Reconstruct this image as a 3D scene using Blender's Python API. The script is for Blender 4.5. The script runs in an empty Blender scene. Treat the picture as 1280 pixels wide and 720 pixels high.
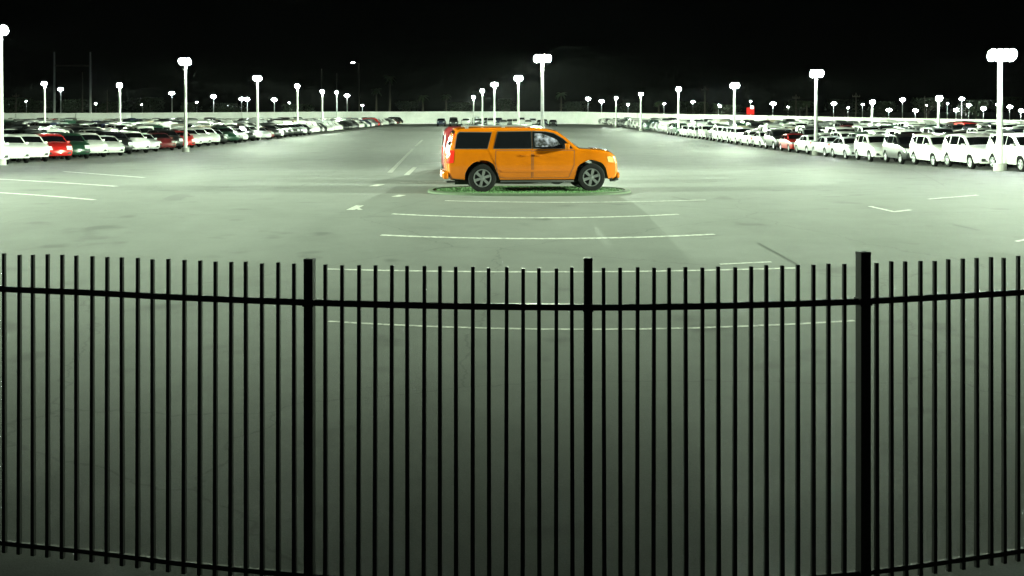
import bpy, bmesh, math, random
from mathutils import Vector, Matrix
random.seed(11)
R = math.radians
sc = bpy.context.scene
col = sc.collection
F = 1400.0; HOR = 140.0; CAMZ = 3.3          # focal length in photo pixels, horizon row, eye height

# ------------------------------------------------------------------ terrain
def gz(x, y):
    """ground height: a long low rise crosses the lot under the big car"""
    return 0.86 * math.exp(-0.5 * ((y - 34.0) / (11.0 if y < 34 else 20.0)) ** 2)

def ground_at(px, py):
    """point of the ground seen at photo pixel (px,py) - used once to survey the lot"""
    s = (py - HOR) / F
    y = CAMZ / s
    lo, hi = 1.0, CAMZ / s + 5
    for _ in range(60):
        m = (lo + hi) / 2
        if CAMZ - s * m > gz(0, m): lo = m
        else: hi = m
    y = (lo + hi) / 2
    return (px - 640.0) / F * y, y

# ------------------------------------------------------------------ materials
def newmat(name):
    m = bpy.data.materials.new(name); m.use_nodes = True
    nt = m.node_tree; b = nt.nodes['Principled BSDF']
    return m, nt, b

def pmat(name, color, rough=0.5, metal=0.0, coat=0.0, noise=0.0, nscale=8.0, bump=0.0, emit=None, estr=0.0, trans=0.0):
    m, nt, b = newmat(name)
    b.inputs['Base Color'].default_value = (*color, 1)
    b.inputs['Roughness'].default_value = rough
    b.inputs['Metallic'].default_value = metal
    b.inputs['Coat Weight'].default_value = coat
    b.inputs['Coat Roughness'].default_value = 0.06
    b.inputs['Transmission Weight'].default_value = trans
    if emit:
        b.inputs['Emission Color'].default_value = (*emit, 1)
        b.inputs['Emission Strength'].default_value = estr
    if noise or bump:
        tc = nt.nodes.new('ShaderNodeTexCoord')
        n = nt.nodes.new('ShaderNodeTexNoise'); n.inputs['Scale'].default_value = nscale
        n.inputs['Detail'].default_value = 6; n.inputs['Roughness'].default_value = 0.65
        nt.links.new(tc.outputs['Object'], n.inputs['Vector'])
        if noise:
            mr = nt.nodes.new('ShaderNodeMapRange')
            mr.inputs['From Min'].default_value = 0.3; mr.inputs['From Max'].default_value = 0.7
            mr.inputs['To Min'].default_value = 1 - noise; mr.inputs['To Max'].default_value = 1 + noise * 0.5
            nt.links.new(n.outputs['Fac'], mr.inputs['Value'])
            mx = nt.nodes.new('ShaderNodeVectorMath'); mx.operation = 'SCALE'
            mx.inputs[0].default_value = color
            nt.links.new(mr.outputs[0], mx.inputs['Scale'])
            nt.links.new(mx.outputs[0], b.inputs['Base Color'])
        if bump:
            bp = nt.nodes.new('ShaderNodeBump'); bp.inputs['Strength'].default_value = bump
            bp.inputs['Distance'].default_value = 0.01
            nt.links.new(n.outputs['Fac'], bp.inputs['Height'])
            nt.links.new(bp.outputs[0], b.inputs['Normal'])
    return m

def asphalt():
    m, nt, b = newmat('asphalt')
    N = nt.nodes.new; L = nt.links.new
    tc = N('ShaderNodeTexCoord')
    def noise(scale, detail, rough=0.6, stretch=None):
        n = N('ShaderNodeTexNoise'); n.inputs['Scale'].default_value = scale
        n.inputs['Detail'].default_value = detail; n.inputs['Roughness'].default_value = rough
        if stretch:
            mp = N('ShaderNodeMapping'); mp.inputs['Scale'].default_value = stretch
            L(tc.outputs['Object'], mp.inputs['Vector']); L(mp.outputs[0], n.inputs['Vector'])
        else:
            L(tc.outputs['Object'], n.inputs['Vector'])
        return n
    def rng(src, a, c, lo, hi):
        r = N('ShaderNodeMapRange'); L(src, r.inputs['Value'])
        r.inputs['From Min'].default_value = a; r.inputs['From Max'].default_value = c
        r.inputs['To Min'].default_value = lo; r.inputs['To Max'].default_value = hi
        return r.outputs[0]
    def mul(a, c):
        x = N('ShaderNodeMath'); x.operation = 'MULTIPLY'; L(a, x.inputs[0]); L(c, x.inputs[1]); return x.outputs[0]
    big = rng(noise(0.06, 4).outputs['Fac'], 0.3, 0.7, 0.86, 1.10)
    lane = rng(noise(0.25, 5, 0.6, (1.0, 0.12, 1)).outputs['Fac'], 0.3, 0.7, 0.85, 1.10)
    mid = rng(noise(1.3, 6).outputs['Fac'], 0.3, 0.7, 0.88, 1.08)
    grit = noise(70, 4, 0.7)
    fine = rng(grit.outputs['Fac'], 0.3, 0.7, 0.75, 1.25)
    spots = rng(noise(0.9, 2, 0.4).outputs['Fac'], 0.64, 0.74, 1.0, 0.55)     # oil spots
    # hairline cracks
    v = N('ShaderNodeTexVoronoi'); v.feature = 'DISTANCE_TO_EDGE'; v.inputs['Scale'].default_value = 0.13
    wn = noise(0.8, 4)
    mv = N('ShaderNodeMixRGB'); mv.blend_type = 'ADD'; mv.inputs[0].default_value = 2.0
    L(tc.outputs['Object'], mv.inputs[1]); L(wn.outputs['Color'], mv.inputs[2]); L(mv.outputs[0], v.inputs['Vector'])
    crack = rng(v.outputs['Distance'], 0.0, 0.0035, 0.62, 1.0)
    f = mul(mul(mul(big, lane), mul(mid, fine)), mul(crack, spots))
    vm = N('ShaderNodeVectorMath'); vm.operation = 'SCALE'; vm.inputs[0].default_value = (0.095, 0.10, 0.093)
    L(f, vm.inputs['Scale']); L(vm.outputs[0], b.inputs['Base Color'])
    L(rng(noise(0.5, 4).outputs['Fac'], 0.3, 0.7, 0.68, 0.80), b.inputs['Roughness'])
    bp = N('ShaderNodeBump'); bp.inputs['Strength'].default_value = 0.35; bp.inputs['Distance'].default_value = 0.006
    L(grit.outputs['Fac'], bp.inputs['Height']); L(bp.outputs[0], b.inputs['Normal'])
    return m

def paintline():
    """worn thermoplastic marking"""
    m, nt, b = newmat('line_paint')
    N = nt.nodes.new; L = nt.links.new
    tc = N('ShaderNodeTexCoord'); n = N('ShaderNodeTexNoise'); n.inputs['Scale'].default_value = 9
    n.inputs['Detail'].default_value = 8; n.inputs['Roughness'].default_value = 0.75
    L(tc.outputs['Object'], n.inputs['Vector'])
    r = N('ShaderNodeValToRGB'); r.color_ramp.elements[0].position = 0.40; r.color_ramp.elements[1].position = 0.56
    r.color_ramp.elements[0].color = (0.20, 0.20, 0.19, 1); r.color_ramp.elements[1].color = (0.50, 0.50, 0.46, 1)
    L(n.outputs['Fac'], r.inputs[0]); L(r.outputs[0], b.inputs['Base Color'])
    b.inputs['Roughness'].default_value = 0.6
    return m

def grassmat():
    return pmat('grass_green', (0.035, 0.10, 0.022), 0.8, noise=0.5, nscale=14, bump=0.6)

M = dict(
    asphalt=asphalt(), line=paintline(), grass=grassmat(),
    patch=pmat('asphalt_patch', (0.045, 0.048, 0.045), 0.7, noise=0.3, nscale=20),
    soil=pmat('distant_soil', (0.035, 0.038, 0.03), 0.95, noise=0.3, nscale=0.3),
    concrete=pmat('concrete', (0.42, 0.42, 0.39), 0.85, noise=0.25, nscale=3, bump=0.3),
    kerbgreen=pmat('kerb_green', (0.035, 0.055, 0.028), 0.8, noise=0.3, nscale=3),
    wallwhite=pmat('wall_white', (0.90, 0.90, 0.88), 0.8, noise=0.12, nscale=0.4),
    fence=pmat('fence_black', (0.010, 0.012, 0.010), 0.45, noise=0.4, nscale=30, bump=0.15),
    polewhite=pmat('pole_white', (0.72, 0.73, 0.70), 0.5, noise=0.1, nscale=4),
    housing=pmat('lamp_housing', (0.55, 0.56, 0.55), 0.4, metal=0.3),
    lens=pmat('lamp_lens', (0.8, 0.8, 0.8), 0.3, emit=(0.90, 1.0, 0.97), estr=70),
    lensfar=pmat('lamp_lens_distant', (0.8, 0.8, 0.8), 0.3, emit=(0.90, 1.0, 1.0), estr=30),
    wood=pmat('timber_pole', (0.16, 0.14, 0.11), 0.9, noise=0.3, nscale=2),
    orange=pmat('orange_paint', (0.33, 0.083, 0.0006), 0.2, coat=0.5, noise=0.16, nscale=1.3),
    glass=pmat('tinted_glass', (0.0035, 0.004, 0.005), 0.04),
    rubber=pmat('tyre_rubber', (0.004, 0.004, 0.004), 0.85, noise=0.3, nscale=30),
    trim=pmat('black_trim', (0.018, 0.018, 0.019), 0.55),
    chrome=pmat('chrome', (0.72, 0.73, 0.74), 0.18, metal=1.0),
    alloy=pmat('alloy_rim', (0.42, 0.43, 0.44), 0.28, metal=0.9),
    headl=pmat('headlight_glass', (0.75, 0.78, 0.8), 0.08, coat=1.0),
    headwarm=pmat('headlight_warm', (0.42, 0.27, 0.10), 0.12, coat=0.6),
    taill=pmat('taillight_red', (0.55, 0.02, 0.012), 0.12, coat=1.0),
    amber=pmat('amber_lens', (0.85, 0.28, 0.02), 0.15, coat=1.0),
    plate=pmat('plate_white', (0.7, 0.7, 0.68), 0.5),
    rack=pmat('roof_rack', (0.45, 0.45, 0.44), 0.35, metal=0.8),
    reflpaint=pmat('window_reflection_paint', (0.16, 0.15, 0.21), 0.5, noise=1.6, nscale=7),  # mottled colour standing in for light patches on the front side glass
    redglow=pmat('red_lit_panel', (0.4, 0.01, 0.01), 0.4, emit=(1.0, 0.03, 0.02), estr=0.25),
    bark=pmat('bark', (0.10, 0.085, 0.065), 0.95, noise=0.4, nscale=5),
    leaf=pmat('leaf', (0.045, 0.075, 0.03), 0.7, noise=0.5, nscale=0.8),
    palm=pmat('palm_frond', (0.06, 0.10, 0.035), 0.6, noise=0.4, nscale=1),
    winglow=pmat('lit_window', (0.6, 0.6, 0.55), 0.3, emit=(1.0, 0.95, 0.8), estr=1.6),
)
M['rubber'].node_tree.nodes['Principled BSDF'].inputs['Specular IOR Level'].default_value = .15
for k in ('lens', 'lensfar', 'redglow', 'winglow'):
    M[k].cycles.emission_sampling = 'NONE'
CARCOL = {
    'white': (0.70, 0.70, 0.68), 'silver': (0.48, 0.49, 0.50), 'grey': (0.13, 0.135, 0.14), 'black': (0.014, 0.015, 0.016),
    'dark green': (0.014, 0.05, 0.030), 'navy': (0.014, 0.022, 0.06), 'red': (0.50, 0.016, 0.014), 'beige': (0.45, 0.40, 0.30),
    'maroon': (0.13, 0.012, 0.014), 'amber': (0.33, 0.085, 0.001),
}
for k, c in CARCOL.items():
    M['paint_' + k] = pmat('paint_' + k.replace(' ', '_'), c, 0.3, coat=0.7)

# ------------------------------------------------------------------ object helpers
def link(name, bm, mats, parent=None, smooth=False, angle=35):
    me = bpy.data.meshes.new(name); bm.to_mesh(me); bm.free()
    for m in (mats if isinstance(mats, (list, tuple)) else [mats]): me.materials.append(m)
    if smooth:
        me.shade_smooth()
        me.set_sharp_from_angle(angle=R(angle))
    o = bpy.data.objects.new(name, me); col.objects.link(o)
    if parent: o.parent = parent
    return o

def tag(o, label=None, cat=None, group=None, kind=None):
    if label: o['label'] = label
    if cat: o['category'] = cat
    if group: o['group'] = group
    if kind: o['kind'] = kind
    return o

def empty(name, loc, rz=0):
    o = bpy.data.objects.new(name, None); col.objects.link(o)
    o.location = loc; o.rotation_euler = (0, 0, rz); o.empty_display_size = 0.3
    return o

def kids(o, pool): return pool.get(o.name, [])

def copy_tree(root, loc, rz):
    """copy a thing with its parts and sub-parts"""
    def rec(o, parent):
        c = o.copy(); col.objects.link(c)
        if parent: c.parent = parent
        for ch in list(CH.get(o.name, [])):
            rec(ch, c)
        return c
    CH = {}
    def walk(o):
        CH[o.name] = list(o.children)
        for ch in o.children: walk(ch)
    walk(root)
    c = rec(root, None)
    c.location = loc; c.rotation_euler = (0, 0, rz)
    return c

def box(bm, c, s, rot=None, mi=0, bev=0.0):
    mat = Matrix.Translation(Vector(c)) @ (rot.to_4x4() if rot else Matrix()) @ Matrix.Diagonal((*s, 1))
    r = bmesh.ops.create_cube(bm, size=1, matrix=mat)
    fs = {f for v in r['verts'] for f in v.link_faces}
    for f in fs: f.material_index = mi
    if bev:
        es = list({e for f in fs for e in f.edges})
        bmesh.ops.bevel(bm, geom=es, offset=bev, segments=2, profile=0.5, affect='EDGES')

def tube(bm, p, q, r1, r2=None, n=10, mi=0):
    p, q = Vector(p), Vector(q); d = q - p
    r2 = r1 if r2 is None else r2
    mat = Matrix.Translation((p + q) / 2) @ d.to_track_quat('Z', 'Y').to_matrix().to_4x4()
    r = bmesh.ops.create_cone(bm, cap_ends=True, segments=n, radius1=r1, radius2=r2, depth=d.length, matrix=mat)
    for f in {f for v in r['verts'] for f in v.link_faces}: f.material_index = mi

# ------------------------------------------------------------------ ground
bm = bmesh.new()
xs = [-3000, -800, -300, -150, -80] + [x for x in range(-60, 61, 6)] + [80, 150, 300, 800, 3000]
ys = [-60, -30, -15, -8] + [i * 1.0 for i in range(-4, 90)] + [95, 105, 120, 150, 200, 300, 330]
grid = [[bm.verts.new((x, y, gz(x, y))) for x in xs] for y in ys]
for j in range(len(ys) - 1):
    for i in range(len(xs) - 1):
        bm.faces.new((grid[j][i], grid[j][i + 1], grid[j + 1][i + 1], grid[j + 1][i]))
tag(link('ground', bm, M['asphalt'], smooth=True), kind='structure')
bm = bmesh.new()
vs = [bm.verts.new(p) for p in [(-6000, 330, -0.02), (6000, 330, -0.02), (6000, 9000, -0.02), (-6000, 9000, -0.02)]]
bm.faces.new(vs)
tag(link('land', bm, M['soil']), kind='structure')

def ribbon(name, pts, w, mat, dz=0.005, kind='structure'):
    """flat strip on the ground along survey points (x,y)"""
    P = []
    for a, b in zip(pts[:-1], pts[1:]):
        n = max(2, int(math.dist(a, b) / 0.6))
        for i in range(n): P.append((a[0] + (b[0] - a[0]) * i / n, a[1] + (b[1] - a[1]) * i / n))
    P.append(pts[-1])
    bm = bmesh.new(); prev = None
    for i, p in enumerate(P):
        a = P[max(0, i - 1)]; b = P[min(len(P) - 1, i + 1)]
        t = Vector((b[0] - a[0], b[1] - a[1])).normalized(); n = Vector((-t.y, t.x)) * w / 2
        l = (p[0] + n.x, p[1] + n.y); r = (p[0] - n.x, p[1] - n.y)
        cur = (bm.verts.new((l[0], l[1], gz(*l) + dz)), bm.verts.new((r[0], r[1], gz(*r) + dz)))
        if prev: bm.faces.new((prev[0], prev[1], cur[1], cur[0]))
        prev = cur
    bmesh.ops.recalc_face_normals(bm, faces=bm.faces)
    for f in bm.faces:
        if f.normal.z < 0: f.normal_flip()
    return tag(link(name, bm, mat), kind=kind)

def smooth_px(pts, n=10):
    """quadratic-ish resample of pixel survey points"""
    if len(pts) < 3:
        (ax, ay), (bx, by) = pts
        return [(ax + (bx - ax) * i / n, ay + (by - ay) * i / n) for i in range(n + 1)]
    out = []
    x0, x1 = pts[0][0], pts[-1][0]
    for i in range(n + 1):
        x = x0 + (x1 - x0) * i / n
        y = 0
        for j, (xj, yj) in enumerate(pts):
            l = yj
            for k, (xk, _) in enumerate(pts):
                if k != j: l *= (x - xk) / (xj - xk)
            y += l
        out.append((x, y))
    return out

LINES = [
    ([(476, 294), (680, 298.5), (893, 293)], .15), ([(490, 267.5), (665, 272.5), (848, 268)], .15),
    ([(556, 251), (720, 253), (882, 250)], .12), ([(405, 336.5), (620, 340), (1000, 335)], .11), ([(900, 330.5), (964, 327.5)], .09),
    ([(410, 402), (735, 412), (1068, 401)], .09),
    ([(-60, 221), (0, 224), (145, 233)], .22), ([(-60, 238), (0, 241), (118, 250)], .18), ([(80, 214.5), (180, 222)], .2),
    ([(487, 216), (516, 186)], .22), ([(519, 183), (528, 175)], .25),
    ([(508, 219), (519, 209)], .22), ([(517, 205), (556, 203)], .2), ([(526, 193), (560, 192)], .2), ([(534, 182), (560, 181.5)], .2), ([(539, 174), (560, 173.6)], .2), ([(543, 168), (562, 167.7)], .2), ([(546, 163.5), (563, 163.3)], .2),
    ([(500, 228.5), (556, 227)], .16), ([(1087, 258), (1118, 265)], .13), ([(1116, 265), (1138, 262.5)], .13),
    ([(1160, 249), (1222, 244)], .13), ([(466, 233), (476, 230.5)], .3), ([(438, 262.5), (450, 257)], .22), ([(443, 259), (451, 262.5)], .12),
    ([(494, 246), (503, 244)], .25), ([(1270, 302), (1300, 296)], .1),
]
for pts, w in LINES:
    ribbon('road_marking', [ground_at(*p) for p in smooth_px(pts)], w, M['line'])
for pts, w in [([(948, 304), (972, 317), (997, 331)], .05), ([(1192, 281), (1224, 288)], .08), ([(840, 246), (872, 252)], .1), ([(1120, 205), (1180, 232)], .05)]:
    ribbon('road_crack', [ground_at(*p) for p in pts], w, M['patch'], 0.004)
# dark asphalt repair on the left
bm = bmesh.new()
vs = []
for px, py in [(203, 249), (212, 245), (222, 243), (238, 243.5), (232, 247), (226, 250), (210, 251)]:
    x, y = ground_at(px, py); vs.append(bm.verts.new((x, y, gz(x, y) + .004)))
f = bm.faces.new(vs)
if f.normal.z < 0: f.normal_flip()
tag(link('road_patch', bm, M['patch']), kind='structure')

# ------------------------------------------------------------------ vehicle body builder
def lerp_table(t, x):
    if x <= t[0][0]: return t[0][1]
    for (a, va), (b, vb) in zip(t[:-1], t[1:]):
        if x <= b:
            k = (x - a) / (b - a); k = k * k * (3 - 2 * k)
            return va + (vb - va) * k
    return t[-1][1]

class Car:
    """side outline + width law -> body shell, glass and fittings, all as separate meshes"""
    def __init__(s, L0, L1, top, sill, belt, w, wheels, wr, tumble=0.22, arch=1.17):
        s.arch = arch
        s.L0, s.L1, s.top, s.sill, s.belt, s.w = L0, L1, top, sill, belt, w
        s.wheels, s.wr, s.tumble = wheels, wr, tumble
        s.H = max(z for x, z in top); s.xc = (L0 + L1) / 2; s.hl = (L1 - L0) / 2
    def W(s, x, z):
        w = s.w
        u = abs(x - s.xc) / s.hl
        w *= 1 - 0.13 * max(0, (u - 0.62) / 0.38) ** 2.2
        if z > s.belt: w -= s.tumble * (z - s.belt) + 0.012
        elif z > s.belt - 0.10: w -= 0.012 * (z - s.belt + 0.10) / 0.10
        m = (s.sill + s.belt) / 2
        if z < m: w -= 0.05 * ((m - z) / (m - s.sill)) ** 2
        return w
    def crown(s, x, z, t):
        return (0.05 if z > s.belt - .15 else 0.0) * (1 - t * t)
    def bulge(s, x, z, t):
        u = abs(x - s.xc) / s.hl
        return 0.10 * (1 - t * t) * max(0, (u - 0.8) / 0.2) * (1 if x > s.xc else -0.6)
    def outline(s, nw):
        """closed loop, clockwise from rear bottom over the roof to front bottom and back through the arches"""
        pts = [(x, z, 1) for x, z in s.top]
        ra = s.wr * s.arch
        for wx in reversed(s.wheels):
            zc = s.wr
            a0 = math.asin((s.sill - zc) / ra)
            for i in range(nw + 1):
                a = a0 + (math.pi - 2 * a0) * i / nw
                pts.append((wx + ra * math.cos(a), zc + ra * math.sin(a), 0))
        return pts
    def map(s, p):
        x, y, z = p
        w = s.W(x, z)
        return Vector((x + s.bulge(x, z, y), y * w, z + s.crown(x, z, y)))
    def body_bm(s, nw=10, dx=0.3, dz=0.12, ny=4, r=0.055):
        P = s.outline(nw); n = len(P)
        def nrm(i):
            a = P[i - 1]; b = P[(i + 1) % n]
            d = Vector((b[0] - a[0], b[1] - a[1])).normalized()
            return Vector((d.y, -d.x))                      # inward for a clockwise loop
        inner = []
        for i in range(n):
            k = r if P[i][2] else 0.012
            v = nrm(i) * k; inner.append((P[i][0] + v.x, P[i][1] + v.y))
        mid = [(P[i][0] + (inner[i][0] - P[i][0]) * .3, P[i][1] + (inner[i][1] - P[i][1]) * .3) for i in range(n)]
        bm = bmesh.new()
        rw = r / s.w
        rings = [(inner, -1.0), (mid, -1 + .3 * rw), ([(p[0], p[1]) for p in P], -1 + rw)]
        ts = [-(1 - rw) + 2 * (1 - rw) * i / ny for i in range(1, ny)]
        rings += [([(p[0], p[1]) for p in P], t) for t in ts]
        rings += [([(p[0], p[1]) for p in P], 1 - rw), (mid, 1 - .3 * rw), (inner, 1.0)]
        V = [[bm.verts.new((x, t, z)) for x, z in ring] for ring, t in rings]
        under = []
        for a, b in zip(V[:-1], V[1:]):
            for i in range(n):
                j = (i + 1) % n
                f = bm.faces.new((a[i], a[j], b[j], b[i]))
                if P[i][2] == 0 or P[j][2] == 0: f.material_index = 1
        c1 = bm.faces.new(V[0]); c2 = bm.faces.new(list(reversed(V[-1])))
        bmesh.ops.triangulate(bm, faces=[c1, c2])
        def cut(co, no):
            bmesh.ops.bisect_plane(bm, geom=bm.verts[:] + bm.edges[:] + bm.faces[:], dist=1e-4, plane_co=co, plane_no=no)
        x = s.L0 + dx
        while x < s.L1 - .05: cut((x, 0, 0), (1, 0, 0)); x += dx
        z = s.sill + dz
        while z < s.H - .05: cut((0, 0, z), (0, 0, 1)); z += dz
        cut((0, 0, s.belt), (0, 0, 1)); cut((0, 0, s.belt - .1), (0, 0, 1))
        for v in bm.verts: v.co = s.map(v.co)
        bmesh.ops.recalc_face_normals(bm, faces=bm.faces)
        return bm
    def side_patch(s, poly, off=0.006, side=-1, thick=0.02, dz=0.1, dx=0.4, bm=None, mi=0):
        """panel that follows the flank (side window, seam, lamp)"""
        bm2 = bmesh.new()
        f = bm2.faces.new([bm2.verts.new((x, 0, z)) for x, z in poly])
        bmesh.ops.triangulate(bm2, faces=[f])
        def cut(co, no):
            bmesh.ops.bisect_plane(bm2, geom=bm2.verts[:] + bm2.edges[:] + bm2.faces[:], dist=1e-4, plane_co=co, plane_no=no)
        zs = [p[1] for p in poly]; xs_ = [p[0] for p in poly]
        z = min(zs) + dz
        while z < max(zs) - .02: cut((0, 0, z), (0, 0, 1)); z += dz
        x = min(xs_) + dx
        while x < max(xs_) - .05: cut((x, 0, 0), (1, 0, 0)); x += dx
        for v in bm2.verts:
            t = s.W(v.co.x, v.co.z)
            v.co = Vector((v.co.x, side * (t + off), v.co.z))
        r = bmesh.ops.extrude_face_region(bm2, geom=bm2.faces[:])
        for e in r['geom']:
            if isinstance(e, bmesh.types.BMVert): e.co.y -= side * thick
        bmesh.ops.recalc_face_normals(bm2, faces=bm2.faces)
        for f in bm2.faces: f.material_index = mi
        if bm is None: return bm2
        me = bpy.data.meshes.new('t'); bm2.to_mesh(me); bm2.free(); bm.from_mesh(me); bpy.data.meshes.remove(me)
        return bm
    def end_patch(s, a, b, t0, t1, off=0.008, thick=0.02, nu=4, nv=8, bm=None, mi=0, shrink=0.0):
        """panel across the body between outline points a and b (windscreen, lamps, grille), t = -1..1 across"""
        own = bm is None
        if own: bm = bmesh.new()
        a, b = Vector(a), Vector(b); d = (b - a).normalized(); n = Vector((-d.y, d.x))
        if (a + b).length and n.dot(((a + b) / 2) - Vector((s.xc, (s.sill + s.H) / 2))) < 0: n = -n
        G = []
        for k in (0, 1):
            g = []
            for i in range(nu + 1):
                u = a + (b - a) * i / nu
                row = []
                for j in range(nv + 1):
                    t = t0 + (t1 - t0) * j / nv
                    p = s.map((u.x, t * (1 - shrink), u.y))
                    o = n * (off - thick * k)
                    row.append(bm.verts.new((p.x + o.x, p.y, p.z + o.y)))
                g.append(row)
            G.append(g)
        fs = []
        for k in (0, 1):
            for i in range(nu):
                for j in range(nv):
                    fs.append(bm.faces.new((G[k][i][j], G[k][i + 1][j], G[k][i + 1][j + 1], G[k][i][j + 1])))
        def rim(l0, l1):
            for p, q in zip(range(len(l0) - 1), range(1, len(l0))):
                fs.append(bm.faces.new((l0[p], l0[q], l1[q], l1[p])))
        rim(G[0][0], G[1][0]); rim(G[0][-1], G[1][-1])
        rim([r[0] for r in G[0]], [r[0] for r in G[1]]); rim([r[-1] for r in G[0]], [r[-1] for r in G[1]])
        bmesh.ops.recalc_face_normals(bm, faces=fs)
        for f in fs: f.material_index = mi
        return bm

def ring_lathe(bm, prof, n=28, mi=0):
    """revolve (y, r) profile about the Y axis"""
    V = [[bm.verts.new((r * math.cos(2 * math.pi * i / n), y, r * math.sin(2 * math.pi * i / n))) for i in range(n)] for y, r in prof]
    for a, b in zip(V[:-1], V[1:]):
        for i in range(n):
            f = bm.faces.new((a[i], a[(i + 1) % n], b[(i + 1) % n], b[i])); f.material_index = mi
    return V

def tyre_bm(r, w, n=28):
    bm = bmesh.new()
    ri = r * 0.63
    ring_lathe(bm, [(-w / 2 + .015, ri), (-w / 2, r * .80), (-w / 2 + .012, r * .95), (-w / 2 + .04, r), (w / 2 - .04, r), (w / 2 - .012, r * .95), (w / 2, r * .80), (w / 2 - .015, ri), (-w / 2 + .015, ri)], n)
    bmesh.ops.remove_doubles(bm, verts=bm.verts, dist=1e-5)
    bmesh.ops.recalc_face_normals(bm, faces=bm.faces)
    return bm

def rim_bm(r, w, spokes=6, n=28):
    """outer face looks to -Y"""
    bm = bmesh.new(); ri = r * 0.64
    ring_lathe(bm, [(w / 2 - .03, ri), (-w / 2 + .03, ri), (-w / 2 + .004, ri), (-w / 2 + .004, ri * .92), (-w / 2 + .03, ri * .88), (0.0, ri * .86)], n)
    r0 = ring_lathe(bm, [(-0.005, ri * .87), (0.0, 0.001)], n, 1)          # dark brake area behind the spokes
    ring_lathe(bm, [(0.0, ri * .27), (-w / 2 + .02, ri * .25), (-w / 2 + .012, ri * .18), (-w / 2 + .012, 0.001)], n)
    for k in range(spokes):
        a = 2 * math.pi * k / spokes + .3
        d = Vector((math.cos(a), 0, math.sin(a))); t = Vector((-math.sin(a), 0, math.cos(a)))
        V = []
        for rr, hw, yy in ((ri * .18, ri * .13, -w / 2 + .016), (ri * .9, ri * .17, -w / 2 + .012)):
            for sgn in (-1, 1):
                for dy in (0, .03):
                    p = d * rr + t * hw * sgn; V.append(bm.verts.new((p.x, yy + dy, p.z)))
        for q in ((0, 4, 6, 2), (1, 3, 7, 5), (0, 1, 5, 4), (2, 6, 7, 3), (0, 2, 3, 1), (4, 5, 7, 6)):
            bm.faces.new([V[i] for i in q])
    bmesh.ops.recalc_face_normals(bm, faces=bm.faces)
    return bm

# ---------------------------------------------------------------- big orange sport utility
suv = Car(-2.52, 2.62,
          [(-2.40, .36), (-2.50, .52), (-2.52, .80), (-2.50, 1.10), (-2.45, 1.28), (-2.36, 1.62), (-2.27, 1.80), (-2.14, 1.875), (-1.6, 1.905), (-.8, 1.915),
           (0.0, 1.905), (.45, 1.87), (.78, 1.79), (1.05, 1.60), (1.28, 1.39), (1.42, 1.285), (1.75, 1.262), (2.12, 1.225), (2.38, 1.165), (2.53, 1.06),
           (2.60, .84), (2.62, .58), (2.58, .43), (2.46, .36)],
          0.36, 1.27, 0.99, (-1.50, 1.80), 0.42, tumble=0.30, arch=1.25)
sx, sy = ground_at(660.5, 241.5)
sy += .80
SUV = tag(empty('sport_utility_vehicle', (sx, sy, 0), R(7)),
          'large bright orange sport utility vehicle parked side-on alone on the green island', 'suv')
SUV_Z = gz(sx, sy - .3) + 0.05
SUV.location.z = SUV_Z
link('body', suv.body_bm(nw=18, dx=.16, dz=.07, ny=10), [M['orange'], M['trim']], SUV, True, 40)
def arr(*p): return list(p)
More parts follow.
